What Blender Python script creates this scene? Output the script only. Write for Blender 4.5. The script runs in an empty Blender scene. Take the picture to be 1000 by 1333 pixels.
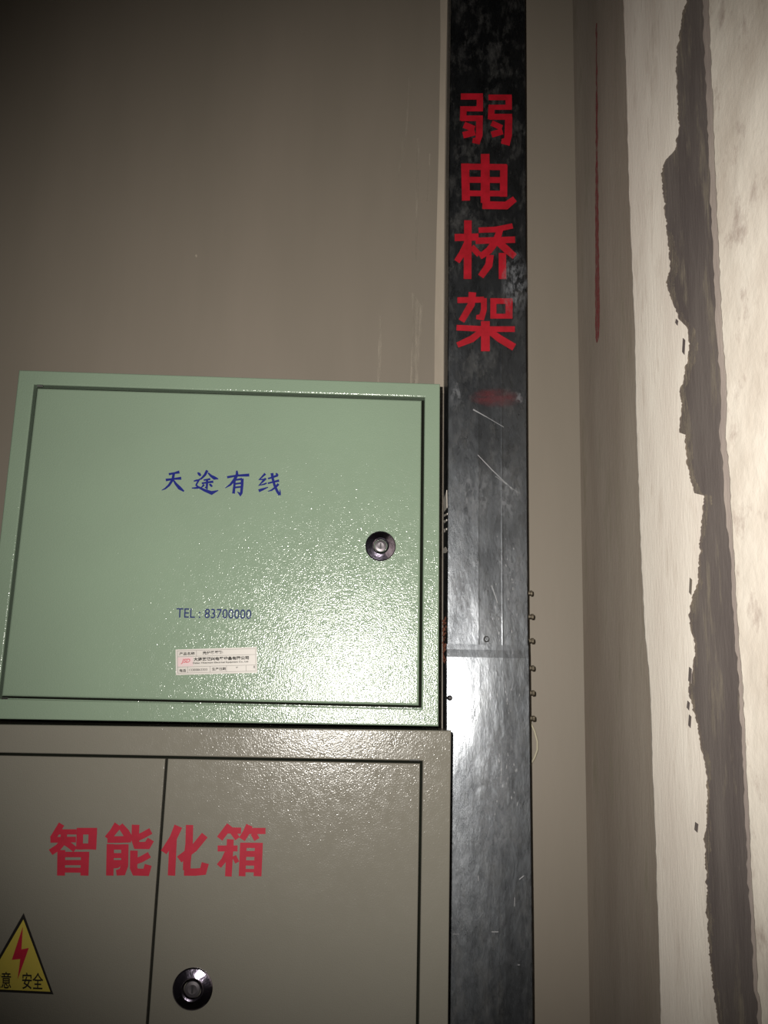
import bpy, bmesh, math, random
from mathutils import Vector, Matrix
random.seed(7)
S = bpy.context.scene
C = S.collection

# ------------------------------------------------------------------ camera
F = 1250.0                                   # focal length in pixels of the 1000 x 1333 frame
CAM = Vector((0.0, -1.33, 1.45))
PITCH, YAW, ROLL = 0.1983, -0.0340, 0.0213
ROT = Matrix.Rotation(YAW, 3, 'Z') @ Matrix.Rotation(math.pi/2 + PITCH, 3, 'X') @ Matrix.Rotation(ROLL, 3, 'Z')
cd = bpy.data.cameras.new('camera'); co = bpy.data.objects.new('camera', cd); C.objects.link(co)
cd.sensor_fit = 'HORIZONTAL'; cd.sensor_width = 36; cd.lens = 36*F/1000; cd.clip_start = 0.02
co.matrix_world = Matrix.Translation(CAM) @ ROT.to_4x4()
S.camera = co

# ------------------------------------------------------------------ world, lamp, exposure
w = bpy.data.worlds.new('world'); S.world = w; w.use_nodes = True
w.node_tree.nodes['Background'].inputs[0].default_value = (0.9, 0.85, 0.8, 1)
w.node_tree.nodes['Background'].inputs[1].default_value = 0.010

def px_dir(x, y): return ROT @ Vector((x-500, -(y-666.5), -F))
ld = bpy.data.lights.new('phone_lamp', 'SPOT')
ld.energy = 110; ld.color = (1.0, 0.96, 0.895); ld.shadow_soft_size = 0.006
ld.spot_size = math.radians(77.5); ld.spot_blend = 1.0
lo = bpy.data.objects.new('phone_lamp', ld); C.objects.link(lo)
lo.location = CAM + Vector((-0.035, 0.0, 0.03))
lo.rotation_euler = px_dir(585, 680).to_track_quat('-Z', 'Y').to_euler()

S.view_settings.view_transform = 'Standard'; S.view_settings.look = 'None'
S.view_settings.exposure = 0.0; S.view_settings.gamma = 1.0; S.view_settings.use_curve_mapping = False
S.cycles.max_bounces = 6

# ------------------------------------------------------------------ helpers: measured points on real planes
TURN = [0.0]                                 # the green box is hung a degree out of parallel with the wall
def atY(x, y, Y):                            # measured point of the plane Y = const (+ turn)
    d = px_dir(x, y); return CAM + d*((Y-CAM.y)/(d.y-TURN[0]*d.x))
def atX(x, y, X):
    d = px_dir(x, y); return CAM + d*((X-CAM.x)/d.x)
def lin(c):
    def f(v):
        v /= 255.0
        return v/12.92 if v <= 0.04045 else ((v+0.055)/1.055)**2.4
    return (f(c[0]), f(c[1]), f(c[2]), 1)

# ------------------------------------------------------------------ materials
def nodes(name):
    m = bpy.data.materials.new(name); m.use_nodes = True
    nt = m.node_tree; return m, nt, nt.nodes['Principled BSDF']
def N(nt, t, **k):
    n = nt.nodes.new(t)
    for a, v in k.items(): setattr(n, a, v)
    return n
def noise(nt, scale, detail=3, rough=0.5, stretch=(1, 1, 1), seed=0.0):
    tc = N(nt, 'ShaderNodeTexCoord'); mp = N(nt, 'ShaderNodeMapping')
    mp.inputs['Scale'].default_value = stretch; mp.inputs['Location'].default_value = (seed, seed*1.7, seed*0.6)
    nt.links.new(tc.outputs['Object'], mp.inputs[0])
    n = N(nt, 'ShaderNodeTexNoise'); n.inputs['Scale'].default_value = scale
    n.inputs['Detail'].default_value = detail; n.inputs['Roughness'].default_value = rough
    nt.links.new(mp.outputs[0], n.inputs['Vector']); return n.outputs['Fac']
def ramp(nt, fac, stops):
    r = N(nt, 'ShaderNodeValToRGB'); e = r.color_ramp.elements
    while len(e) < len(stops): e.new(0.5)
    for i, (p, c) in enumerate(stops):
        e[i].position = p; e[i].color = c if len(c) == 4 else (*c, 1)
    nt.links.new(fac, r.inputs[0]); return r.outputs[0]
def g(v): return (v, v, v, 1)
def bump(nt, b, h, strength, dist, prev=None):
    n = N(nt, 'ShaderNodeBump'); n.inputs['Strength'].default_value = strength; n.inputs['Distance'].default_value = dist
    nt.links.new(h, n.inputs['Height'])
    if prev is not None: nt.links.new(prev, n.inputs['Normal'])
    nt.links.new(n.outputs[0], b.inputs['Normal']); return n.outputs[0]
def mixc(nt, fac, a, b2, mode='MIX'):
    n = N(nt, 'ShaderNodeMix', data_type='RGBA', blend_type=mode)
    for s, v in ((0, fac), (6, a), (7, b2)):
        if hasattr(v, 'is_output'): nt.links.new(v, n.inputs[s])
        else: n.inputs[s].default_value = v
    return n.outputs[2]

def wall_mat(name, c1, c2, rough=0.75, scale=9, stretch=(1, 1, 0.25), bs=0.25, fine=60, spec=0.3, seed=0, c3=None, contrast=(0.35, 0.65)):
    m, nt, b = nodes(name)
    col = ramp(nt, noise(nt, scale, 6, 0.6, stretch, seed), [(contrast[0], lin(c1)), (contrast[1], lin(c2))])
    if c3: col = mixc(nt, ramp(nt, noise(nt, scale*2.3, 8, 0.7, stretch, seed+5), [(0.55, g(0)), (0.72, g(1))]), col, lin(c3))
    nt.links.new(col, b.inputs['Base Color'])
    b.inputs['Roughness'].default_value = rough; b.inputs['Specular IOR Level'].default_value = spec
    p = bump(nt, b, noise(nt, fine, 5, 0.6, stretch, seed+2), bs, 0.004)
    return m
def flat(name, c, rough=0.6, metal=0.0, spec=0.5):
    m, nt, b = nodes(name); b.inputs['Base Color'].default_value = lin(c)
    b.inputs['Roughness'].default_value = rough; b.inputs['Metallic'].default_value = metal
    b.inputs['Specular IOR Level'].default_value = spec
    return m
def paint_mat(name, c1, c2, bs, rough=0.12, spec=0.2):
    m, nt, b = nodes(name)
    nt.links.new(ramp(nt, noise(nt, 6, 3), [(0.3, lin(c1)), (0.7, lin(c2))]), b.inputs['Base Color'])
    nt.links.new(ramp(nt, noise(nt, 90, 2), [(0.3, g(rough)), (0.7, g(rough*1.8))]), b.inputs['Roughness'])
    b.inputs['Specular IOR Level'].default_value = spec
    h = noise(nt, 650, 1.0, 0.5)                      # powder-coat orange peel
    p = bump(nt, b, h, bs, 0.0004)
    bump(nt, b, noise(nt, 160, 2), 0.12, 0.0010, p)
    return m

M = {}
M['wall_back'] = wall_mat('beige_emulsion', (101, 94, 84), (108, 100, 90), 0.55, 3, (1.6, 1, 0.3), 0.04, 40, 0.3)
M['streak'] = wall_mat('dried_putty_smear', (128, 119, 107), (140, 130, 117), 0.6, 20, (1, 1, 0.2), 0.1, 90)
M['streak_faint'] = wall_mat('faint_putty_smear', (108, 101, 91), (117, 109, 98), 0.6, 30, (1, 1, 0.15), 0.1, 90)
M['cement'] = wall_mat('grey_cement', (136, 125, 114), (148, 138, 127), 0.9, 10, (1, 1.2, 0.3), 0.12, 160, 0.1, 3, (132, 124, 110))
M['cement_dark'] = wall_mat('dark_grey_cement', (90, 82, 80), (108, 100, 96), 0.9, 14, (1, 1.2, 0.3), 0.15, 160, 0.1, 6, (128, 119, 106))
M['putty'] = wall_mat('white_putty', (222, 211, 200), (236, 227, 216), 0.85, 12, (1, 1.2, 0.35), 0.12, 160, 0.15, 1, (210, 198, 186))
M['coat'] = wall_mat('rough_white_skim_coat', (196, 184, 171), (222, 213, 201), 0.85, 9, (1, 1, 0.9), 0.30, 30, 0.15, 4, (168, 152, 142), (0.3, 0.6))
M['edge_shade'] = wall_mat('thin_shaded_edge', (150, 138, 132), (176, 163, 154), 0.85, 20, (1, 1, 0.3), 0.12, 160, 0.1, 8)  # greyish tone: shade along the coat's edge put into the colour
M['floor'] = wall_mat('floor_screed', (120, 115, 108), (140, 134, 126), 0.8, 6, (1, 1, 1), 0.3, 80)
M['green'] = paint_mat('pale_green_powder_coat', (104, 118, 102), (107, 122, 105), 0.72, 0.11, 0.27)
M['grey'] = paint_mat('warm_grey_powder_coat', (97, 94, 86), (100, 97, 89), 0.48, 0.12, 0.15)
M['gap_shade'] = flat('dark_gap_shade', (16, 18, 13), 0.9, 0, 0.05)  # near-black tone standing in for the shade inside the door gaps
M['blue'] = flat('navy_print', (14, 22, 88), 0.6, 0, 0.1)
M['blue_thin'] = flat('faded_navy_print', (28, 36, 78), 0.6, 0, 0.1)
M['black'] = flat('black_print', (22, 20, 18), 0.7, 0, 0.1)
M['white_label'] = flat('white_label_paper', (152, 147, 141), 0.45)
M['logo_red'] = flat('label_red', (150, 50, 60), 0.5)
M['logo_pink'] = flat('label_pink', (162, 142, 142), 0.5)
M['yellow'] = flat('yellow_sticker', (142, 128, 44), 0.45)
M['wire'] = flat('pale_wire', (146, 140, 122), 0.6, 0, 0.2)
M['hinge'] = flat('worn_steel', (190, 190, 185), 0.3, 1.0)
M['screw'] = flat('dull_zinc_screw', (120, 112, 98), 0.4, 0.9)

def stencil(name, c1, c2):
    m, nt, b = nodes(name)
    nt.links.new(ramp(nt, noise(nt, 60, 5, 0.7, seed=2), [(0.3, lin(c1)), (0.7, lin(c2))]), b.inputs['Base Color'])
    b.inputs['Roughness'].default_value = 0.6; b.inputs['Specular IOR Level'].default_value = 0.2; return m
M['red'] = stencil('red_stencil_paint', (124, 7, 29), (136, 11, 36))
M['red_tray'] = stencil('red_stencil_paint_on_metal', (112, 3, 14), (140, 8, 26))

def smear(name, c, scale, stretch, lo_, hi, amax, soft=False):
    m, nt, b = nodes(name); b.inputs['Base Color'].default_value = lin(c); b.inputs['Roughness'].default_value = 0.7
    a = ramp(nt, noise(nt, scale, 6, 0.7, stretch, 3), [(lo_, g(0.05 if not soft else 0)), (hi, g(amax))])
    if soft:                                 # the smear thins out towards its own border
        tc = N(nt, 'ShaderNodeTexCoord'); mp = N(nt, 'ShaderNodeMapping'); mp.inputs['Location'].default_value = (-1, 0, -1); mp.inputs['Scale'].default_value = (2, 0, 2)
        ln = N(nt, 'ShaderNodeVectorMath', operation='LENGTH'); nt.links.new(tc.outputs['Generated'], mp.inputs[0]); nt.links.new(mp.outputs[0], ln.inputs[0])
        a = mixc(nt, 1.0, a, ramp(nt, ln.outputs['Value'], [(0.3, g(1)), (0.95, g(0))]), 'MULTIPLY')
    nt.links.new(a, b.inputs['Alpha']); return m
M['streak_faint'] = smear('faint_putty_smear', (138, 129, 116), 90, (1.5, 1, 0.12), 0.35, 0.65, 0.75)
M['red_streak'] = smear('dull_red_streak', (128, 40, 46), 260, (1, 1, 0.35), 0.3, 0.6, 0.9)
M['red_smudge'] = smear('red_smudge', (96, 14, 24), 90, (0.5, 1, 1.2), 0.35, 0.8, 0.4, True)
M['scuff_glint'] = smear('bright_scuff_glint', (112, 114, 118), 130, (1.4, 1, 0.7), 0.44, 0.74, 0.55, True)
M['putty_film'] = smear('thin_putty_film', (150, 138, 122), 170, (1, 1.2, 0.35), 0.44, 0.66, 0.7)
def galv():
    m, nt, b = nodes('galvanised_sheet')
    out = nt.nodes['Material Output']
    cloud = noise(nt, 13, 6, 0.6, (1.5, 1, 0.6), 1)
    fine = noise(nt, 55, 5, 0.65, (2.0, 1, 0.7), 4)
    c = ramp(nt, cloud, [(0.3, lin((62, 64, 67))), (0.7, lin((142, 145, 149)))])
    nt.links.new(c, b.inputs['Base Color']); b.inputs['Metallic'].default_value = 1
    r = N(nt, 'ShaderNodeMath', operation='MULTIPLY_ADD'); r.inputs[1].default_value = 0.34; r.inputs[2].default_value = 0.12
    nt.links.new(fine, r.inputs[0]); nt.links.new(r.outputs[0], b.inputs['Roughness'])
    bp = bump(nt, b, cloud, 0.35, 0.004); bp = bump(nt, b, fine, 0.16, 0.0012, bp)
    # dusty, hazier film that scatters light widely
    b2 = N(nt, 'ShaderNodeBsdfPrincipled'); b2.inputs['Metallic'].default_value = 1
    b2.inputs['Base Color'].default_value = lin((98, 101, 105)); b2.inputs['Roughness'].default_value = 0.44
    nt.links.new(bp, b2.inputs['Normal'])
    dust = N(nt, 'ShaderNodeBsdfDiffuse'); dust.inputs[0].default_value = lin((170, 168, 164))
    m1 = N(nt, 'ShaderNodeMixShader'); m2 = N(nt, 'ShaderNodeMixShader')
    nt.links.new(ramp(nt, noise(nt, 22, 7, 0.7, (1.6, 1, 0.8), 9), [(0.36, g(0.25)), (0.66, g(0.75))]), m1.inputs[0])
    nt.links.new(b.outputs[0], m1.inputs[1]); nt.links.new(b2.outputs[0], m1.inputs[2])
    nt.links.new(ramp(nt, noise(nt, 38, 8, 0.75, (1.5, 1, 0.7), 12), [(0.50, g(0.002)), (0.74, g(0.18))]), m2.inputs[0])
    nt.links.new(m1.outputs[0], m2.inputs[1]); nt.links.new(dust.outputs[0], m2.inputs[2])
    nt.links.new(m2.outputs[0], out.inputs[0])
    return m
M['galv'] = galv()
M['galv_side'] = flat('dull_galvanised_side', (120, 120, 118), 0.45, 0.85)
M['scratch'] = flat('bright_scratch', (120, 120, 122), 0.45, 0.3)
M['rust'] = wall_mat('rust_and_copper_dust', (150, 84, 62), (196, 130, 104), 0.5, 200, (1, 1, 1), 1.0, 300, 0.6)
M['paint_white'] = flat('white_paint_drip', (205, 198, 190), 0.6)
def chrome():
    m, nt, b = nodes('smoked_chrome'); b.inputs['Metallic'].default_value = 1
    b.inputs['Base Color'].default_value = lin((140, 132, 148)); b.inputs['Roughness'].default_value = 0.17
    tc = N(nt, 'ShaderNodeTexCoord'); 
    bump(nt, b, noise(nt, 120, 2), 0.25, 0.002); return m
M['chrome'] = chrome()
M['plug'] = flat('dull_lock_core', (74, 70, 73), 0.4, 0.7)
M['keyway'] = flat('keyway_shadow_steel', (30, 28, 30), 0.5, 0.5)

# ------------------------------------------------------------------ object helpers
def link_bm(name, bm, mat, parent=None, smooth=False):
    bmesh.ops.recalc_face_normals(bm, faces=bm.faces)
    me = bpy.data.meshes.new(name); bm.to_mesh(me); bm.free()
    for mm in (mat if isinstance(mat, list) else [mat]): me.materials.append(mm)
    if smooth:
        for p in me.polygons: p.use_smooth = True
    o = bpy.data.objects.new(name, me); C.objects.link(o)
    if parent is not None:
        o.parent = parent; o.matrix_parent_inverse = parent.matrix_world.inverted()
    return o
def thing(name, label, cat, loc):
    o = bpy.data.objects.new(name, None); C.objects.link(o); o.location = loc
    o.matrix_world = Matrix.Translation(loc); o.empty_display_size = 0.05
    o['label'] = label; o['category'] = cat; return o
def slab(bm, pts, off, mi=0):
    """closed outline (front points, any plane) extruded by the vector off"""
    a = [bm.verts.new(p) for p in pts]; b = [bm.verts.new(Vector(p)+off) for p in pts]
    n = len(a); fs = [bm.faces.new(a), bm.faces.new(b[::-1])]
    for i in range(n): fs.append(bm.faces.new((a[i], b[i], b[(i+1) % n], a[(i+1) % n])))
    for f in fs: f.material_index = mi
def box(bm, lo_, hi, bev=0):
    r = bmesh.ops.create_cube(bm, size=1)
    for v in r['verts']:
        v.co = Vector([(lo_[i]+hi[i])/2 + v.co[i]*(hi[i]-lo_[i]) for i in range(3)])
def quad_px(px, Y): return [atY(x, y, Y) for x, y in px]
def plate(name, corners, Yb, mat, parent, bev=0.0015, seg=3):
    """corners: four front points (TL, TR, BR, BL); extends back to Yb; front edges rounded"""
    bm = bmesh.new()
    a = [bm.verts.new(p) for p in corners]; b = [bm.verts.new((p[0], Yb, p[2])) for p in corners]
    bm.faces.new(a); bm.faces.new(b[::-1])
    for i in range(4): bm.faces.new((a[i], b[i], b[(i+1) % 4], a[(i+1) % 4]))
    if bev:
        es = [e for e in bm.edges if all(v in a for v in e.verts)]
        bmesh.ops.bevel(bm, geom=es, offset=bev, segments=seg, affect='EDGES', profile=0.5)
    return link_bm(name, bm, mat, parent)
def frame_body(name, outer, inner, depth, Yw, mat, parent, bev=0.002):
    bm = bmesh.new()
    o = [bm.verts.new(p) for p in outer]; i_ = [bm.verts.new(p) for p in inner]
    ob = [bm.verts.new((p[0], Yw, p[2])) for p in outer]; ib = [bm.verts.new((p[0], p[1]+depth, p[2])) for p in inner]
    for k in range(4):
        j = (k+1) % 4
        bm.faces.new((o[k], o[j], i_[j], i_[k])); bm.faces.new((o[k], ob[k], ob[j], o[j])); bm.faces.new((i_[k], i_[j], ib[j], ib[k]))
    bm.faces.new(ob); bm.faces.new(ib)
    es = [e for e in bm.edges if all(v in o for v in e.verts) or all(v in i_ for v in e.verts)]
    bmesh.ops.bevel(bm, geom=es, offset=bev, segments=3, affect='EDGES', profile=0.5)
    return link_bm(name, bm, mat, parent)
def lathe(bm, c, prof, n=40, mi=0, a0=0.0):
    """profile (r, h) turned about the -Y axis at c; h stands out towards the viewer"""
    rings = []
    for r, h in prof:
        if r == 0: rings.append([bm.verts.new((c[0], c[1]-h, c[2]))])
        else: rings.append([bm.verts.new((c[0]+r*math.cos(a0+2*math.pi*k/n), c[1]-h, c[2]+r*math.sin(a0+2*math.pi*k/n))) for k in range(n)])
    for A, B in zip(rings, rings[1:]):
        for k in range(n):
            j = (k+1) % n
            vs = [A[k % len(A)], A[j % len(A)], B[j % len(B)], B[k % len(B)]]
            u = []
            for v in vs:
                if v not in u: u.append(v)
            f = bm.faces.new(u); f.material_index = mi
def tube(bm, pts, r, n=8):
    rings = []
    for i, p in enumerate(pts):
        p = Vector(p); t = (Vector(pts[min(i+1, len(pts)-1)])-Vector(pts[max(i-1, 0)])).normalized()
        u = t.cross(Vector((0, 1, 0.01))).normalized(); v = t.cross(u)
        rings.append([bm.verts.new(p + (u*math.cos(2*math.pi*k/n) + v*math.sin(2*math.pi*k/n))*r) for k in range(n)])
    for A, B in zip(rings, rings[1:]):
        for k in range(n): bm.faces.new((A[k], A[(k+1) % n], B[(k+1) % n], B[k]))
    bm.faces.new(rings[0]); bm.faces.new(rings[-1][::-1])

# brush / stencil strokes: polyline in photo pixels, widths in px, laid on the plane Y
def stroke(bm, pts, ws, Y, t=0.00025):
    if not isinstance(ws, (list, tuple)): ws = [ws]*len(pts)
    if len(ws) < len(pts): ws = [ws[0]+(ws[-1]-ws[0])*i/(len(pts)-1) for i in range(len(pts))]
    n = len(pts); L, R_ = [], []
    for i in range(n):
        def unit(a, b):
            d = math.hypot(b[0]-a[0], b[1]-a[1]) or 1; return ((b[0]-a[0])/d, (b[1]-a[1])/d)
        d1 = unit(pts[i-1], pts[i]) if i else unit(pts[0], pts[1])
        d2 = unit(pts[i], pts[i+1]) if i < n-1 else d1
        m = (d1[0]+d2[0], d1[1]+d2[1]); l = math.hypot(*m) or 1; m = (m[0]/l, m[1]/l)
        k = 1/max(0.6, m[0]*d1[0]+m[1]*d1[1]); nx, ny = -m[1]*k*ws[i]/2, m[0]*k*ws[i]/2
        L.append((pts[i][0]+nx, pts[i][1]+ny)); R_.append((pts[i][0]-nx, pts[i][1]-ny))
    for i in range(n-1):
        q = [L[i], L[i+1], R_[i+1], R_[i]]
        slab(bm, [atY(x, y, Y-t) for x, y in q], Vector((0, t, 0)))
def glyph(bm, strokes, org, sc, Y, k=1.0):
    for j, (pts, w_) in enumerate(strokes):
        P = [(org[0]+u/sc, org[1]+v/sc) for u, v in pts]
        ws = [x*k/sc for x in w_] if isinstance(w_, (list, tuple)) else w_*k/sc
        stroke(bm, P, ws, Y - 0.00001*j)

def text_on(bm, body, quad, bold=0.0, shear=0.0, t=0.0002, mi=0):
    """flat lettering whose bounding box fills a quad (TL, TR, BR, BL world points)"""
    cu = bpy.data.curves.new('t', 'FONT'); cu.body = body; cu.offset = bold; cu.shear = shear; cu.resolution_u = 3
    o = bpy.data.objects.new('t', cu); C.objects.link(o); bpy.context.view_layer.update()
    me = bpy.data.meshes.new_from_object(o.evaluated_get(bpy.context.evaluated_depsgraph_get()))
    xs = [v.co.x for v in me.vertices]; ys = [v.co.y for v in me.vertices]
    if xs:
        x0, x1, y0, y1 = min(xs), max(xs), min(ys), max(ys)
        TL, TR, BR, BL = [Vector(q) for q in quad]; vs = []
        for v in me.vertices:
            a = (v.co.x-x0)/(x1-x0); b = (v.co.y-y0)/(y1-y0)
            p = BL.lerp(BR, a).lerp(TL.lerp(TR, a), b); p.y -= t; vs.append(bm.verts.new(p))
        for p in me.polygons:
            try: f = bm.faces.new([vs[i] for i in p.vertices]); f.material_index = mi
            except ValueError: pass
    bpy.data.objects.remove(o); bpy.data.curves.remove(cu); bpy.data.meshes.remove(me)

# ------------------------------------------------------------------ setting
Yg, Yc, Yd = -0.150, -0.170, -0.070          # front planes: green box, grey cabinet, cable tray
# right wall: plane through the measured corner line and running towards the viewer
c_top, c_bot = atY(745.5, 0, 0), atY(768, 1333, 0)
lean = (c_top.x-c_bot.x)/(c_top.z-c_bot.z)
def wall_x(z): return c_bot.x + lean*(z-c_bot.z)
def atW(x, y, off=0.0):                      # point of the right wall (off = proud of it)
    d = px_dir(x, y)
    # plane: X - lean*Z = c_bot.x - lean*c_bot.z - off
    k = c_bot.x - lean*c_bot.z - off
    s = (k - (CAM.x - lean*CAM.z))/(d.x - lean*d.z); return CAM + d*s
ZT = 2.95
def struct(name, bm, mat, parent=None, label=None):
    o = link_bm(name, bm, mat, parent)
    if parent is None: o['kind'] = 'structure'
    if label: o['label'] = label
    return o
bm = bmesh.new(); box(bm, (-1.5, 0, 0), (0.75, 0.15, ZT))
wb = struct('wall_back', bm, M['wall_back'], label='beige painted wall behind the cabinets and the metal tray')
bm = bmesh.new()
slab(bm, [(wall_x(0), 0, 0), (wall_x(ZT), 0, ZT), (wall_x(ZT), -2.2, ZT), (wall_x(0), -2.2, 0)], Vector((0.15, 0, 0)))
wr = struct('wall_right', bm, M['cement'], label='grey cement side wall with ragged white putty bands')
bm = bmesh.new(); box(bm, (-1.5, -2.2, -0.1), (0.75, 0.15, 0)); struct('floor', bm, M['floor'], label='grey screed floor below the cabinets')
bm = bmesh.new(); box(bm, (-1.5, -2.2, ZT), (0.75, 0.15, ZT+0.1)); struct('ceiling', bm, M['wall_back'], label='plain ceiling above the metal tray')

def jag(pts, amp, step):
    out = []
    for (x0, y0), (x1, y1) in zip(pts, pts[1:]):
        n = max(1, int(abs(y1-y0)/step))
        for i in range(n):
            t = i/n; out.append((x0+(x1-x0)*t + (random.uniform(-amp, amp) if i or out else 0), y0+(y1-y0)*t))
    out.append(pts[-1]); return out
def strip_mesh(name, left, right, off, thick, mat, parent, label=None):
    """ragged vertical layer on the right wall between two traced edges; built as rows"""
    ys = sorted({round(p[1], 1) for p in left} | {round(p[1], 1) for p in right})
    def X(pl, y):
        for (x0, y0), (x1, y1) in zip(pl, pl[1:]):
            if y0 <= y <= y1: return x0 + (x1-x0)*((y-y0)/((y1-y0) or 1))
        return pl[0][0] if y < pl[0][1] else pl[-1][0]
    bm = bmesh.new(); rows = []
    for y in ys:
        a, b = X(left, y), X(right, y); b = max(b, a+0.3)
        rows.append([bm.verts.new(atW(a, y, 0)), bm.verts.new(atW(a+0.8, y, off)), bm.verts.new(atW(b-0.8, y, off)), bm.verts.new(atW(b, y, 0))])
    for A, B in zip(rows, rows[1:]):
        for k in range(3): bm.faces.new((A[k], A[k+1], B[k+1], B[k]))
    o = struct(name, bm, mat, parent)
    if label: o['label'] = label
    return o
L1 = [(806,-260),(811,0),(813.5,60),(815,100),(817,200),(819,260),(822,330),(824,390),(826,430),(827.5,520),(830,600),(833,690),(836,760),(839,820),(845,880),(847.5,930),(849,1000),(853,1090),(856,1190),(858.5,1270),(860,1333),(866,1560)]
R1 = [(893,-260),(894,0),(889,20),(886,40),(882,65),(881,100),(883,140),(884,170),(880,195),(874,200),(871,203),(867,210),(862,222),(864,245),(866,265),(868,290),(870,320),(873,340),(872,352),(868,362),(872,380),(879,400),(886,415),(895,425),(897,435),(897,460),(893,480),(888,500),(884,510),(889,525),(886,563),(893,566),(895,590),(896,610),(905,640),(906,642),(916,645),(916,665),(912,710),(910,750),(902,780),(897,800),(900,820),(905,840),(903,870),(898,895),(898,905),(904,930),(911,955),(917,990),(921,1010),(921,1070),(917,1090),(920,1130),(921,1190),(923,1230),(929,1280),(935,1333),(946,1560)]
L2 = [(912,-260),(922,0),(924,60),(927,120),(930,200),(933,280),(936,340),(938,390),(941,450),(944,480),(946,512),(944,570),(949,610),(951,660),(955,720),(958,780),(962,840),(966,880),(968,930),(971,980),(972,1020),(975,1060),(976,1100),(978,1150),(982,1200),(984,1240),(986,1270),(985,1290),(990,1305),(991,1333),(1000,1560)]
R1j = jag(jag(R1, 1.3, 6), 0.9, 1.8); L2j = jag(L2, 0.8, 7)
strip_mesh('putty_band', jag(L1, 0.5, 9), R1j, 0.0022, 0, M['putty'], wr, 'white putty band with a ragged right edge')
strip_mesh('bare_cement_band', [(x-4 if 200 < y < 640 else x-2, y) for x, y in R1], [(x+3, y) for x, y in L2], 0.0006, 0, M['cement_dark'], wr, 'dark bare cement between the white bands')
strip_mesh('putty_film', [(x-1, y) for x, y in R1j], [(x+(9 if 300 < y < 660 else 5 if y > 600 else 2)+2.5*math.sin(y/17), y) for x, y in R1j], 0.0009, 0, M['putty_film'], wr, 'thin broken film of putty along the ragged edge')
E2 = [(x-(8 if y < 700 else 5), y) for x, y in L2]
strip_mesh('coat_edge_shade', jag(E2, 1.2, 8), [(x+1, y) for x, y in L2j], 0.0012, 0, M['edge_shade'], wr, 'thin greyish edge of the white coat with its shade painted in')
# white skim coat: from its ragged edge towards the viewer and past the frame
bm = bmesh.new(); rows = []
for x, y in L2j:
    p, q = atW(x, y, 0), atW(x+1, y, 0.003); far = Vector((wall_x(q.z)-0.003, -2.15, q.z + (q.z-1.45)*0.9))
    m1 = atW(1100, y, 0.003)
    rows.append([bm.verts.new(p), bm.verts.new(q), bm.verts.new(m1), bm.verts.new((wall_x(m1.z)-0.003, -2.15, m1.z))])
for A, B in zip(rows, rows[1:]):
    for k in range(3): bm.faces.new((A[k], A[k+1], B[k+1], B[k]))
struct('skim_coat', bm, M['coat'], wr)['label'] = 'rough white skim coat nearest the viewer'
# residue left in the ragged edge of the putty
bm = bmesh.new()
for x0, x1, y0, y1 in [(898,900,752,775),(897,899.5,868,890),(895,897,912,925),(897,899,930,948),(905,908,1070,1084),(880,882,415,424),(889,891,440,462)]:
    slab(bm, [atW(x0, y0, .0026), atW(x1+1, y0+3, .0026), atW(x1, y1, .0026), atW(x0-1, y1-4, .0026)], Vector((.0008, 0, 0)))
struct('pitted_hole', bm, M['cement_dark'], wr)
bm = bmesh.new()
prev = None
pl = [(776.5, 30, 1.4), (777, 120, 1.8), (777, 200, 3), (777.3, 280, 4.4), (777.5, 340, 5.2), (778, 400, 5.6), (777.5, 438, 5.0), (777.5, 446, 2)]
pr = []
for i in range(60):
    y = 30 + i*416/59
    for a, b in zip(pl, pl[1:]):
        if a[1] <= y <= b[1]+.1:
            t = (y-a[1])/(b[1]-a[1]); pr.append((a[0]+(b[0]-a[0])*t, y, a[2]+(b[2]-a[2])*t)); break
vs = [(bm.verts.new(atW(x-w_/2+random.uniform(-.5, .5), y, .0006)), bm.verts.new(atW(x+w_/2+random.uniform(-.5, .5), y, .0006))) for x, y, w_ in pr]
for A, B in zip(vs, vs[1:]): bm.faces.new((A[0], A[1], B[1], B[0]))
struct('red_streak', bm, M['red_streak'], wr)['label'] = 'dull red painted line on the cement'

def wall_streak(pts, mat, name='putty_streak', off=0.0006):
    bm = bmesh.new(); slab(bm, [atY(x, y, -off) for x, y in pts], Vector((0, off, 0))); return struct(name, bm, mat, wb)
wall_streak([(573,-60),(582.5,-60),(582.5,0),(580,120),(578.5,250),(577.5,420),(577.5,512),(565.5,512),(566,420),(568.5,300),(571,200),(573.5,60)], M['streak'], 'putty_streak')
wall_streak([(536,380),(540,384),(549,398),(551,386),(550,420),(546,455),(544,512),(533,512),(535,470),(537,430)], M['streak_faint'])
wall_streak([(543,180),(546,180),(545,260),(543,340),(541,340),(541,260)], M['streak_faint'])
wall_streak([(531,100),(534,100),(530,170),(524,215),(518,232),(522,190),(529,160)], M['streak_faint'])
wall_streak([(494,410),(497,410),(496,512),(490,512)], M['streak_faint'])
wall_streak([(559,200),(561,200),(558,262),(555,262)], M['streak_faint'])
wall_streak([(254,332),(256,331),(257,334),(255,335)], M['streak'], 'paint_fleck')

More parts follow.
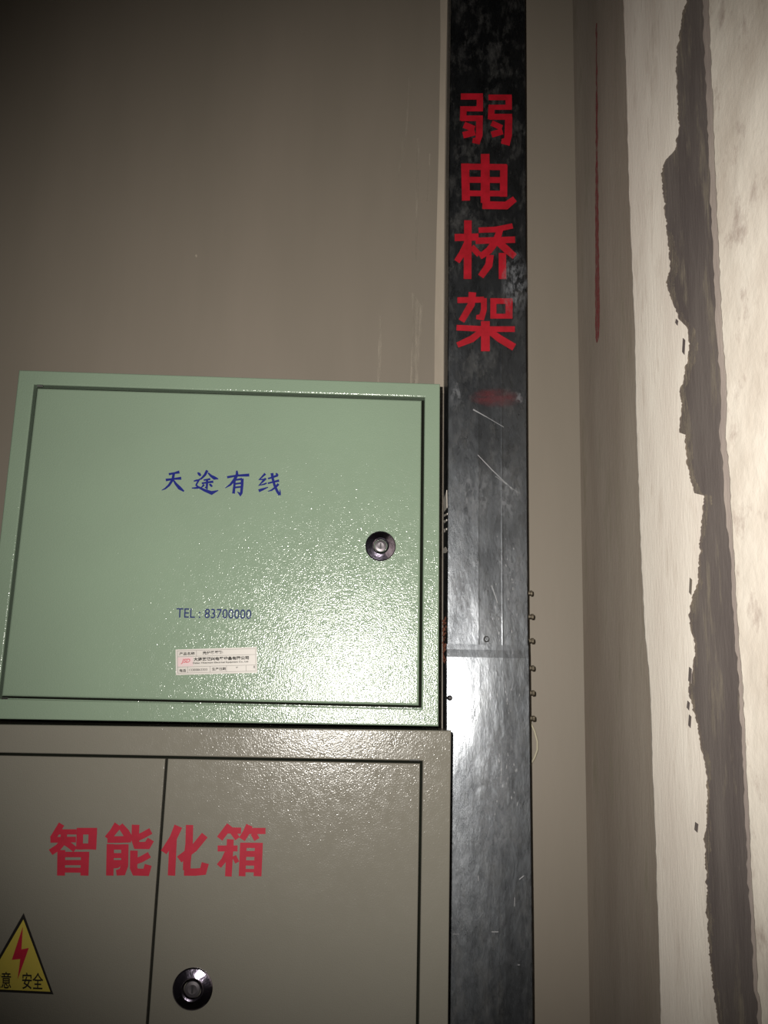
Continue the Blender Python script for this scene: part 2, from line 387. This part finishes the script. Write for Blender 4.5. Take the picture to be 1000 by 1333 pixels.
# ------------------------------------------------------------------ green box
gb = thing('junction_box', 'pale green steel wall box with a blue title, standing on the grey cabinet', 'electrical box', atY(285, 940, 0))
TURN[0] = -0.022
outer = quad_px([(24.5,481.5),(573,499.5),(571,945.5),(-27,935.5)], Yg)
inner = quad_px([(44,500.5),(553,517),(549,922.5),(-2.5,909.5)], Yg)
frame_body('box_body', outer, inner, 0.016, 0.0, M['green'], gb, 0.0018)
dz = 0.0
door = quad_px([(48,504.8),(549.2,520.8),(545.5,918.5),(1.5,906)], Yg-0.0015)
plate('door', door, Yg+0.013, M['green'], gb, 0.0028, 4)
gk = quad_px([(40,496),(557,513),(552,926),(-6,913)], Yg+0.0135)
bm = bmesh.new()
ins = quad_px([(62,518),(536,536),(532,906),(14,894)], Yg+0.0135)
go = [bm.verts.new(p) for p in quad_px([(45,501.5),(552,518),(548,921.5),(-1.5,908.5)], Yg+0.0135)]; gi = [bm.verts.new(p) for p in ins]
for k in range(4): bm.faces.new((go[k], go[(k+1) % 4], gi[(k+1) % 4], gi[k]))
link_bm('door_gap_shade', bm, M['gap_shade'], gb)  # dark ring added behind the door to paint shade into its gap
for (x, y) in [(52.5, 502.3), (6.5, 909)]:
    bm = bmesh.new(); p = atY(x, y, Yg+0.001)
    tube(bm, [p+Vector((-.0035, 0, 0)), p+Vector((.0035, 0, 0))], 0.0016, 8); link_bm('hinge_pin', bm, M['hinge'], gb)

def lock(parent, c, r, plug_r, label):
    bm = bmesh.new(); s = r/0.0185
    lathe(bm, c, [(0, -.001*s), (plug_r*1.02, -.001*s), (plug_r*1.08, .0046*s), (plug_r*1.28, .0052*s), (plug_r*1.36, .0042*s), (r*.94, .0022*s), (r, .0012*s), (r, -.0005)], 44)
    o = link_bm('cam_lock', bm, M['chrome'], parent); o['label'] = label
    bm = bmesh.new()
    lathe(bm, c, [(0, .0028*s), (plug_r*.55, .003*s), (plug_r*.9, .0026*s), (plug_r*.98, .0015*s), (plug_r*.98, 0)], 28)
    q = link_bm('lock_core', bm, M['plug'], o)
    bm = bmesh.new(); h = c[1]-.0032*s
    box(bm, (c[0]-plug_r*.12, h, c[2]-plug_r*.45), (c[0]+plug_r*.12, h+.001, c[2]+plug_r*.45)); link_bm('keyhole', bm, M['keyway'], o)
    return o
lock(gb, atY(495.5, 711, Yg-0.0015), 0.0189, 0.0078, 'round dark chrome lock')

# blue brush-script title
Yp = Yg-0.0017
kai = [
 ([(110,96),(150,88),(187,80)],[13,10,17]), ([(88,138),(145,130),(200,125)],[15,10,17]), ([(146,92),(138,135),(112,175),(84,200),(58,212)],[14,15,13,9,3]), ([(143,138),(160,165),(188,196),(220,220)],[8,14,20,8]),
 ([(318,84),(330,94),(340,108)],[6,17,10]), ([(388,68),(372,100),(345,128),(308,143)],[15,14,10,3]), ([(394,86),(415,108),(440,124),(468,130)],[8,14,20,5]), ([(362,139),(385,135),(410,131)],[9,9,12]), ([(348,162),(390,155),(432,150)],[10,10,14]), ([(387,136),(386,170),(384,198),(370,190)],[13,13,13,4]), ([(365,170),(356,182),(342,194)],[12,10,3]), ([(403,166),(412,174),(424,186)],[6,14,9]), ([(290,146),(310,141),(328,138),(312,165),(308,175),(326,192)],[7,10,14,9,9,12]), ([(276,196),(300,196),(330,192),(368,212),(420,232),(468,213)],[5,10,12,15,21,4]),
 ([(532,118),(600,106),(692,102)],[13,11,17]), ([(602,70),(604,100),(585,135),(555,172),(518,196)],[9,17,16,12,3]), ([(586,134),(584,180),(578,236)],[13,13,16]), ([(588,138),(640,130)],[10,12]), ([(641,128),(640,180),(634,232),(626,244),(605,222)],[17,15,15,14,3]), ([(588,166),(636,160)],10), ([(587,192),(634,187)],10),
 ([(808,92),(790,110),(766,134),(800,134),(812,128)],[14,10,9,9,9]), ([(812,126),(790,148),(764,176),(800,168),(818,160)],[13,11,9,9,8]), ([(760,216),(790,205),(828,190)],[17,13,5]), ([(856,88),(862,130),(876,180),(894,218),(912,246)],[17,14,14,15,15]), ([(913,248),(916,226),(914,206)],[12,7,3]), ([(828,128),(862,118),(898,104)],[9,10,14]), ([(826,162),(865,152),(908,142)],[9,10,14]), ([(904,166),(880,192),(852,212),(826,220)],[14,12,9,3]), ([(884,88),(892,96),(900,106)],[5,12,9])]
bm = bmesh.new(); glyph(bm, kai, (200, 600), 5.556, Yp, 1.28); link_bm('title_lettering', bm, M['blue'], gb)['label'] = 'blue brush-style title of four characters'
bm = bmesh.new()
text_on(bm, 'TEL : 83700000', quad_px([(230,791.5),(327.5,793.5),(327,806),(229.5,804)], Yp), 0.004)
link_bm('phone_number', bm, M['blue_thin'], gb)['label'] = 'small blue telephone number'

# rating label
LQ = quad_px([(228.5,845.5),(334.3,842.3),(334.8,875.8),(229,878.8)], Yp-0.0003)
bm = bmesh.new(); slab(bm, LQ, Vector((0, .0004, 0)))
rl = link_bm('rating_label', bm, M['white_label'], gb); rl['label'] = 'small white printed label with a red mark'
def LP(u, v, e=0.0):                         # u 0..815, v 0..262 inside the label
    a, b = u/815.0, v/262.0
    p = LQ[0].lerp(LQ[1], a).lerp(LQ[3].lerp(LQ[2], a), b); p.y -= e; return p
def LB(x0, y0, x1, y1, e=0.0003): return [LP(x0-65, y0-110, e), LP(x1-65, y0-110, e), LP(x1-65, y1-110, e), LP(x0-65, y1-110, e)]
bm = bmesh.new()
for x0, y0, x1, y1 in [(83,124,868,127),(83,352,868,355),(83,124,86,355),(866,124,869,355),(83,184,868,187),(83,290,868,293),(273,126,276,186),(408,291,411,354),(182,291,185,354),(572,291,575,354),(768,291,771,354)]:
    slab(bm, LB(x0, y0, x1, y1), Vector((0, .0002, 0)))
link_bm('ruled_line', bm, flat('grey_rule', (85, 82, 78), .6), rl)
bm = bmesh.new()
text_on(bm, '产品名称', LB(103,140,258,172), 0.02); text_on(bm, '光分路器箱', LB(335,136,540,170), 0.035)
text_on(bm, '大连艺恒兴电器设备有限公司', LB(245,198,800,236), 0.035)
text_on(bm, 'Dalian Yihengxing Electrical Equipment Co., Ltd', LB(238,246,792,268), 0.02)
text_on(bm, '电话', LB(103,312,168,344), 0.02); text_on(bm, '13388863303', LB(200,312,380,336), 0.0)
text_on(bm, '生产日期', LB(428,306,565,338), 0.02); text_on(bm, '年', LB(668,304,692,330), 0.02); text_on(bm, '月', LB(842,300,858,326), 0.02)
link_bm('label_print', bm, M['black'], rl)
bm = bmesh.new(); slab(bm, LB(86,192,238,286, .0002), Vector((0, .0001, 0)), 0); text_on(bm, 'JSD', LB(118,208,212,262, .0006), 0.03, 0.35, mi=1)
link_bm('red_mark', bm, [M['logo_pink'], M['logo_red']], rl)

# ------------------------------------------------------------------ grey cabinet
TURN[0] = 0.0
gc = thing('electrical_cabinet', 'warm grey steel double-door cabinet with red stencilled title, below the green box', 'cabinet', atY(230, 1560, 0))
zb = atY(0, 1333, Yc).z - 0.30
TLc, TRc = atY(-150, 941.0, Yc), atY(587.5, 951.0, Yc)
xr_b = TRc.x + (atY(583.5, 1333, Yc).x-TRc.x)*((TRc.z-zb)/(TRc.z-atY(583.5, 1333, Yc).z))
outer = [TLc, TRc, Vector((xr_b, Yc, zb)), Vector((TLc.x, Yc, zb))]
sx, sxb = atY(217, 985, Yc), atY(191.5, 1333, Yc)
seam = lambda z: sx.x + (sxb.x-sx.x)*(sx.z-z)/(sx.z-sxb.z)
dr, drb = atY(550.5, 989, Yc), atY(545.5, 1333, Yc)
rgt = lambda z: dr.x + (drb.x-dr.x)*(dr.z-z)/(dr.z-drb.z)
zt = (atY(0, 982, Yc).z + atY(550, 988.5, Yc).z)/2; zd = zb + 0.036
xl = TLc.x + 0.036
frame_body('cabinet_body', outer, [Vector((xl, Yc, zt)), Vector((rgt(zt), Yc, zt)), Vector((rgt(zd), Yc, zd)), Vector((xl, Yc, zd))], 0.016, 0.0, M['grey'], gc, 0.0016)
Yf = Yc-0.001; e = 0.0022
plate('door', [(xl+e, Yf, zt-.003), (seam(zt)-.0013, Yf, zt-.003), (seam(zd)-.0013, Yf, zd+e), (xl+e, Yf, zd+e)], Yc+.013, M['grey'], gc, 0.0014)
plate('door', [(seam(zt)+.0016, Yf, zt-.003), (rgt(zt)-e-.001, Yf, zt-.003), (rgt(zd)-e-.001, Yf, zd+e), (seam(zd)+.0016, Yf, zd+e)], Yc+.013, M['grey'], gc, 0.0014)
bm = bmesh.new(); slab(bm, [(xl, Yc+.0145, zt), (rgt(zt), Yc+.0145, zt), (rgt(zd), Yc+.0145, zd), (xl, Yc+.0145, zd)], Vector((0, .001, 0)))
link_bm('door_gap_shade', bm, M['gap_shade'], gc)  # dark sheet added behind both doors, painted shade for their gaps
p = atY(540, 989.5, Yc+.001); bm = bmesh.new(); tube(bm, [p+Vector((-.006, 0, 0)), p+Vector((.006, 0, 0))], .0016, 8); link_bm('hinge_pin', bm, M['hinge'], gc)
lock(gc, atY(251, 1287, Yf), 0.0222, 0.0092, 'round dark chrome lock')

zhi = [([(130,82),(95,140),(55,205)],52), ([(95,148),(255,148)],44), ([(36,215),(250,212)],48), ([(152,140),(146,225),(105,275),(38,320)],54), ([(160,235),(200,262),(245,298)],50),
 ([(285,115),(280,296)],56), ([(260,142),(428,142)],56), ([(394,116),(386,296)],70), ([(258,270),(416,270)],50),
 ([(128,300),(125,515)],66), ([(95,338),(362,338)],46), ([(95,406),(350,406)],44), ([(95,468),(345,470)],42), ([(328,316),(322,515)],68)]
neng = [([(605,88),(565,145),(516,205)],[70,58,58]), ([(515,212),(620,212),(712,208)],56), ([(622,92),(668,150),(712,225)],[50,62,62]),
 ([(540,250),(535,515)],62), ([(510,275),(692,275)],44), ([(662,252),(660,430),(640,485),(590,492)],[62,60,60,46]), ([(560,347),(680,347)],42), ([(560,405),(680,405)],42), ([(560,440),(600,437),(625,425)],[30,30,20]),
 ([(752,88),(748,215),(762,262),(850,262),(880,212)],[64,62,58,62,60]), ([(880,140),(812,178),(750,205)],54),
 ([(738,305),(735,450),(750,485),(840,488),(858,425)],[64,62,60,60,60]), ([(868,340),(800,378),(740,400)],52)]
hua = [([(208,100),(165,200),(85,320)],[70,62,56]), ([(165,190),(150,515)],62), ([(302,90),(298,250),(280,400),(278,470)],[62,62,64,64]), ([(255,485),(350,486),(415,480),(434,410)],[62,62,60,62]), ([(430,175),(340,285),(215,380)],62)]
xiang = [([(640,92),(600,145),(555,205)],56), ([(600,135),(735,138)],52), ([(665,150),(705,205)],46), ([(805,92),(780,150),(742,210)],58), ([(780,140),(940,140)],52), ([(838,160),(868,212)],50),
 ([(645,210),(628,522)],[58,56]), ([(538,287),(705,287)],50), ([(620,320),(590,385),(548,435)],46), ([(675,350),(702,405)],38),
 ([(755,240),(743,520)],56), ([(885,240),(873,520)],66), ([(730,260),(915,262)],44), ([(730,333),(910,333)],50), ([(730,408),(905,410)],44), ([(730,472),(900,475)],28)]
bm = bmesh.new(); glyph(bm, zhi+neng, (60, 1060), 6.4516, Yf-.0001); link_bm('title_lettering', bm, M['red'], gc)['label'] = 'two red stencilled characters on the left door'
bm = bmesh.new(); glyph(bm, hua+xiang, (200, 1060), 6.4516, Yf-.0001); link_bm('title_lettering', bm, M['red'], gc)['label'] = 'two red stencilled characters on the right door'

# warning sticker
bm = bmesh.new(); slab(bm, quad_px([(30.8,1188.5),(69.5,1294.5),(-27,1290)], Yf-.0003), Vector((0, .0003, 0)))
ws_ = link_bm('warning_sticker', bm, M['black'], gc); ws_['label'] = 'yellow triangular warning sticker with a black edge'
bm = bmesh.new(); slab(bm, quad_px([(30.4,1197),(65.5,1291),(-22,1287)], Yf-.0005), Vector((0, .0002, 0))); link_bm('yellow_field', bm, M['yellow'], ws_)
bm = bmesh.new(); slab(bm, [atY(u/3.333, 1180+v/3.333, Yf-.0008) for u, v in [(99,88),(93,186),(125,180),(76,318),(88,228),(51,232)]], Vector((0, .0002, 0)))
link_bm('lightning_bolt', bm, M['red'], ws_)
bm = bmesh.new(); Q = lambda a: quad_px(a, Yf-.0008)
text_on(bm, '安全', Q([(29,1265.5),(56.5,1266.5),(56,1288.5),(29,1287.5)]), 0.012); text_on(bm, '注意', Q([(-13,1264.5),(14.5,1265),(14.5,1287),(-13,1286)]), 0.012)
link_bm('sticker_lettering', bm, M['black'], ws_)

# ------------------------------------------------------------------ cable tray
ct = thing('cable_tray', 'tall galvanised metal cable tray with four red stencilled characters, beside the boxes', 'cable tray', Vector((atY(635, 900, 0).x, 0, 0)))
LX = [(-600, 590), (0, 587.5), (200, 585), (500, 583), (838, 582), (1000, 582.2), (1333, 583), (2400, 586)]
RX = [(-600, 681), (0, 684), (500, 686.2), (838, 688.5), (1000, 690.5), (1333, 694), (2400, 706)]
def interp(T, y):
    for (a, xa), (b, xb) in zip(T, T[1:]):
        if a <= y <= b: return xa + (xb-xa)*(y-a)/(b-a)
def cover(name, ys, Y0, zend=None, extra=0.0, wide=0.0, shape=None, soft=False):
    bm = bmesh.new(); rows = []
    for i, y in enumerate(ys):
        yy = min(max(y, -60), 1400)
        L, R_ = atY(interp(LX, yy)-wide, yy, Y0), atY(interp(RX, yy)+wide, yy, Y0)
        if zend is not None and i == zend[0]: L.z = R_.z = zend[1]
        z = (L.z+R_.z)/2; xs = L.x, R_.x; wd = xs[1]-xs[0]
        wob = lambda a: 0.0004*math.sin(y*0.017+a*3) if abs(y) < 1400 else 0
        prof = [(0, .045), (0, .0034), (.012, .0022), (.2, .0010), (.385, 0), (.40, .0001), (.665, .0003), (.68, .0001), (.695, .0003), (.985, .0006), (1, .0016), (1, .045)]
        if soft: prof = [(0, .045), (0, .0052), (.012, .0040), (.1, .0031), (.2, .0022), (.3, .0014), (.4, .0008), (.5, .0004), (.6, .0001), (.68, 0), (.985, .0003), (1, .0014), (1, .045)]
        rows.append([bm.verts.new((xs[0]+wd*a, Y0+b+wob(a)+extra, z)) for a, b in prof])
        if shape and i in shape:
            for v in rows[-1][1:-1]: v.co.y += shape[i]
    for A, B in zip(rows, rows[1:]):
        for k in range(len(A)-1): bm.faces.new((A[k], A[k+1], B[k+1], B[k]))
    r = bmesh.ops.solidify(bm, geom=bm.faces[:], thickness=-0.0009)
    return link_bm(name, bm, M['galv'], ct)
def frange(a, b, n): return [a+(b-a)*i/(n-1) for i in range(n)]
zc = ZT
ytop = -480
cover('tray_cover', [ytop] + frange(-60, 800, 14)+[825, 839], Yd, (0, ZT-.002), shape={})['label'] = 'upper length of the metal cover'
lowc = cover('tray_cover', [832, 846, 856]+frange(900, 1400, 8)+[2300], Yd-.0004, (11, 0.002), wide=1.0, shape={0: .0016, 1: .0010, 2: .0001}, soft=True); lowc['label'] = 'lower length of the metal cover'
# channel behind the covers
bm = bmesh.new(); rows = []
for y, z in [(ytop, ZT-.003)] + [(v, None) for v in frange(-60, 1400, 12)] + [(2300, .003)]:
    yy = min(max(y, -60), 1400); L, R_ = atY(interp(LX, yy), yy, Yd), atY(interp(RX, yy), yy, Yd); zz = z if z is not None else (L.z+R_.z)/2
    x0, x1 = L.x+.0012, R_.x+.0004
    rows.append([bm.verts.new(q) for q in [(x0, Yd+.006, zz), (x1-.0008, Yd+.006, zz), (x1-.0008, -.0005, zz), (x0, -.0005, zz)]])
for A, B in zip(rows, rows[1:]):
    for k in range(4): bm.faces.new((A[k], A[(k+1) % 4], B[(k+1) % 4], B[k]))
bm.faces.new(rows[0]); bm.faces.new(rows[-1])
link_bm('tray_channel', bm, M['galv_side'], ct)['label'] = 'dull side channel'
for y in (772, 802.5, 834, 869.5, 902, 935):            # screw heads on the right flank
    p = atY(interp(RX, y), y, -.060); p.x = atY(interp(RX, y), y, Yd).x
    bm = bmesh.new(); h = .0088 if y > 780 else .0072
    a = 10
    prof = [(.0026, 0), (.0026, h*.55), (.0036, h*.6), (.0036, h*.9), (.0028, h), (0, h)]
    rings = [[bm.verts.new((p.x+d, p.y+r*math.cos(2*math.pi*k/a), p.z+r*math.sin(2*math.pi*k/a))) for k in range(a)] if r else [bm.verts.new((p.x+d, p.y, p.z))] for r, d in prof]
    for A, B in zip(rings, rings[1:]):
        for k in range(a):
            bm.faces.new([A[k], A[(k+1) % a], B[(k+1) % a], B[k]] if len(B) > 1 else [A[k], A[(k+1) % a], B[0]])
    link_bm('side_screw', bm, M['screw'], ct)
bm = bmesh.new(); lathe(bm, atY(585.5, 908.5, Yd-.0005), [(0, .0045), (.0016, .0045), (.0030, .0035), (.0034, .001), (.0034, -.003)], 14); link_bm('cover_screw', bm, M['keyway'], ct)
bm = bmesh.new(); lathe(bm, atY(633.5, 832, Yd), [(0, .0002), (.0018, -.0004), (.0036, .0005), (.0042, .0001), (.0042, -.001)], 18); link_bm('cover_rivet', bm, M['galv'], ct)

ruo = [([(250,285),(430,285)],44), ([(405,285),(405,388)],46), ([(245,385),(430,385)],36), ([(272,385),(268,480)],46), ([(250,462),(430,462)],40), ([(402,462),(400,600),(385,648),(345,642)],[48,48,42,34]), ([(275,515),(360,550)],46), ([(268,600),(365,575)],46),
 ([(475,292),(665,292)],40), ([(640,285),(640,385)],46), ([(475,372),(665,372)],36), ([(500,372),(496,470)],46), ([(480,450),(668,450)],42), ([(640,450),(636,600),(625,655),(580,648)],[52,54,48,34]), ([(500,500),(585,540)],40), ([(500,595),(590,568)],44)]
dian = [([(285,830),(292,1132)],66), ([(255,855),(625,860)],50), ([(600,842),(598,1100)],60), ([(255,962),(625,965)],48), ([(262,1072),(625,1075)],46), ([(448,752),(450,1150)],[70,76]), ([(425,1168),(620,1172),(690,1118)],[64,62,50])]
qiao = [([(308,105),(305,582)],[62,64]), ([(200,245),(395,240)],58), ([(300,290),(265,370),(218,440)],[50,56,50]), ([(338,320),(400,385)],48),
 ([(395,185),(530,180),(672,150)],[44,46,42]), ([(370,272),(692,262)],52), ([(575,165),(540,270),(480,350),(405,402)],[50,60,58,48]), ([(560,285),(625,345),(690,400)],[60,60,50]), ([(490,385),(478,470),(412,562)],[58,60,52]), ([(588,370),(590,582)],[60,62])]
jia = [([(222,755),(440,750)],48), ([(345,690),(335,790),(255,925)],[62,58,52]), ([(438,738),(438,830),(420,895),(375,892)],[48,48,48,34]), ([(515,738),(515,905)],50), ([(492,762),(672,762)],46), ([(643,740),(642,905)],58), ([(540,885),(670,885)],40),
 ([(215,978),(450,990),(690,990)],46), ([(450,925),(450,1170)],72), ([(430,1000),(340,1070),(222,1120)],[48,56,44]), ([(480,1005),(570,1070),(685,1138)],[50,60,60])]
Yt = Yd-.0009
bm = bmesh.new(); glyph(bm, ruo, (560, 80), 6.25, Yt, 1.14); glyph(bm, dian, (560, 80), 6.25, Yt); glyph(bm, qiao+jia, (560, 270), 6.25, Yt)
link_bm('title_lettering', bm, M['red_tray'], ct)['label'] = 'four red stencilled characters down the cover'

# scratches in the zinc
bm = bmesh.new()
for pts, w_ in [([(616,533),(634,543)],[1.8,.9]), ([(634,543),(656,556)],.6), ([(622,592),(640,611),(668,638)],[.9,1.1,.5]), ([(640,762),(648,785)],.8), ([(645,620),(676,642)],.5), ([(640,1213),(649,1213)],1.2), ([(676,1145),(682,1140)],1.2), ([(670,1168),(670,1180)],.8), ([(623,1140),(623,1147)],.9), ([(590,1216),(598,1216)],.6), ([(674,1256),(677,1256)],1), ([(653,990),(652,1020)],.4)]:
    stroke(bm, pts, w_, Yd-.0018, .0001)
for _ in range(55):
    x = random.gauss(660, 12); y = random.uniform(690, 1060)
    if x > 685: continue
    l = random.uniform(1, 5); a = random.uniform(-1, 1); stroke(bm, [(x, y), (x+a, y+l)], random.uniform(.4, 1.0), Yd-.0024, .0001)
o = link_bm('scratch', bm, M['scratch'], ct); o['kind'] = 'stuff'

bm = bmesh.new(); slab(bm, quad_px([(612,503),(684,505),(684,530),(640,532),(606,520)], Yd-.0012), Vector((0, .0001, 0)))
link_bm('red_smudge', bm, M['red_smudge'], ct)
for q in [[(583.5,494),(596,497),(603,528),(584,532)], [(669,506),(684,508),(684,527),(670,525)], [(584,715),(600,700),(618,760),(618,838),(584,838)], [(652,690),(684,700),(684,836),(648,836)], [(630,925),(668,920),(672,1010),(632,1080),(618,1010)], [(640,600),(684,600),(684,690),(640,690)], [(655,320),(690,320),(690,420),(650,420)], [(585,600),(650,600),(650,690),(585,690)], [(600,1010),(684,1010),(684,1130),(600,1130)], [(640,930),(686,930),(686,1010),(640,1010)]]:
    bm = bmesh.new(); slab(bm, quad_px(q, Yd-.0014), Vector((0, .0001, 0))); link_bm('zinc_scuff_glint', bm, M['scuff_glint'], ct)  # bright zinc scuffs; the two small ones beside the smudge are painted sparkle
# marks seen in the gap on the left flank of the channel
xs_ = atY(583, 750, Yd).x - .0022
def gap_poly(bm, pts): slab(bm, [atX(576.2+(x-572)*.75, y, xs_) for x, y in pts], Vector((.0006, 0, 0)))
def bm_gap(name, polys, mat):
    bm = bmesh.new()
    for p_ in polys: gap_poly(bm, p_)
    return link_bm(name, bm, mat, ct)
bm_gap('paint_drip', [[(579,638),(579.5,661),(574.5,666),(573.5,650)], [(574,670),(580,668),(580,670),(574,673)], [(573,678),(579,676),(579,678),(575,681)], [(572.5,689),(579,687.5),(579,690),(576,690),(575,693),(574,690)], [(573,714),(577,712),(580,717),(577,720),(573,720)]], M['paint_white'])
bmr = bmesh.new()
for _ in range(90):
    y = random.uniform(804, 864); x = random.uniform(572, 577.5); s = random.uniform(.6, 1.6)
    gap_poly(bmr, [(x, y-s), (x+s*.8, y), (x, y+s), (x-s*.6, y+.3)])
o = link_bm('rust_fleck', bmr, M['rust'], ct); o['kind'] = 'stuff'

# pale wire loop beside the tray
bm = bmesh.new()
pts = [(688, 930), (691.5, 942), (695.5, 952), (698.5, 965), (698.5, 976), (695.5, 986), (691, 995), (689.5, 1003)]
P = [atY(x, y, -.012) for x, y in pts]
P = [Vector((p.x, -.0016-.012*math.sin(math.pi*i/7), p.z)) for i, p in enumerate([atY(x, y, -.008) for x, y in pts])]
tube(bm, P, .0013, 8)
o = link_bm('wire', bm, M['wire']); o['label'] = 'thin pale wire looping out from the right edge of the metal tray'; o['category'] = 'wire'
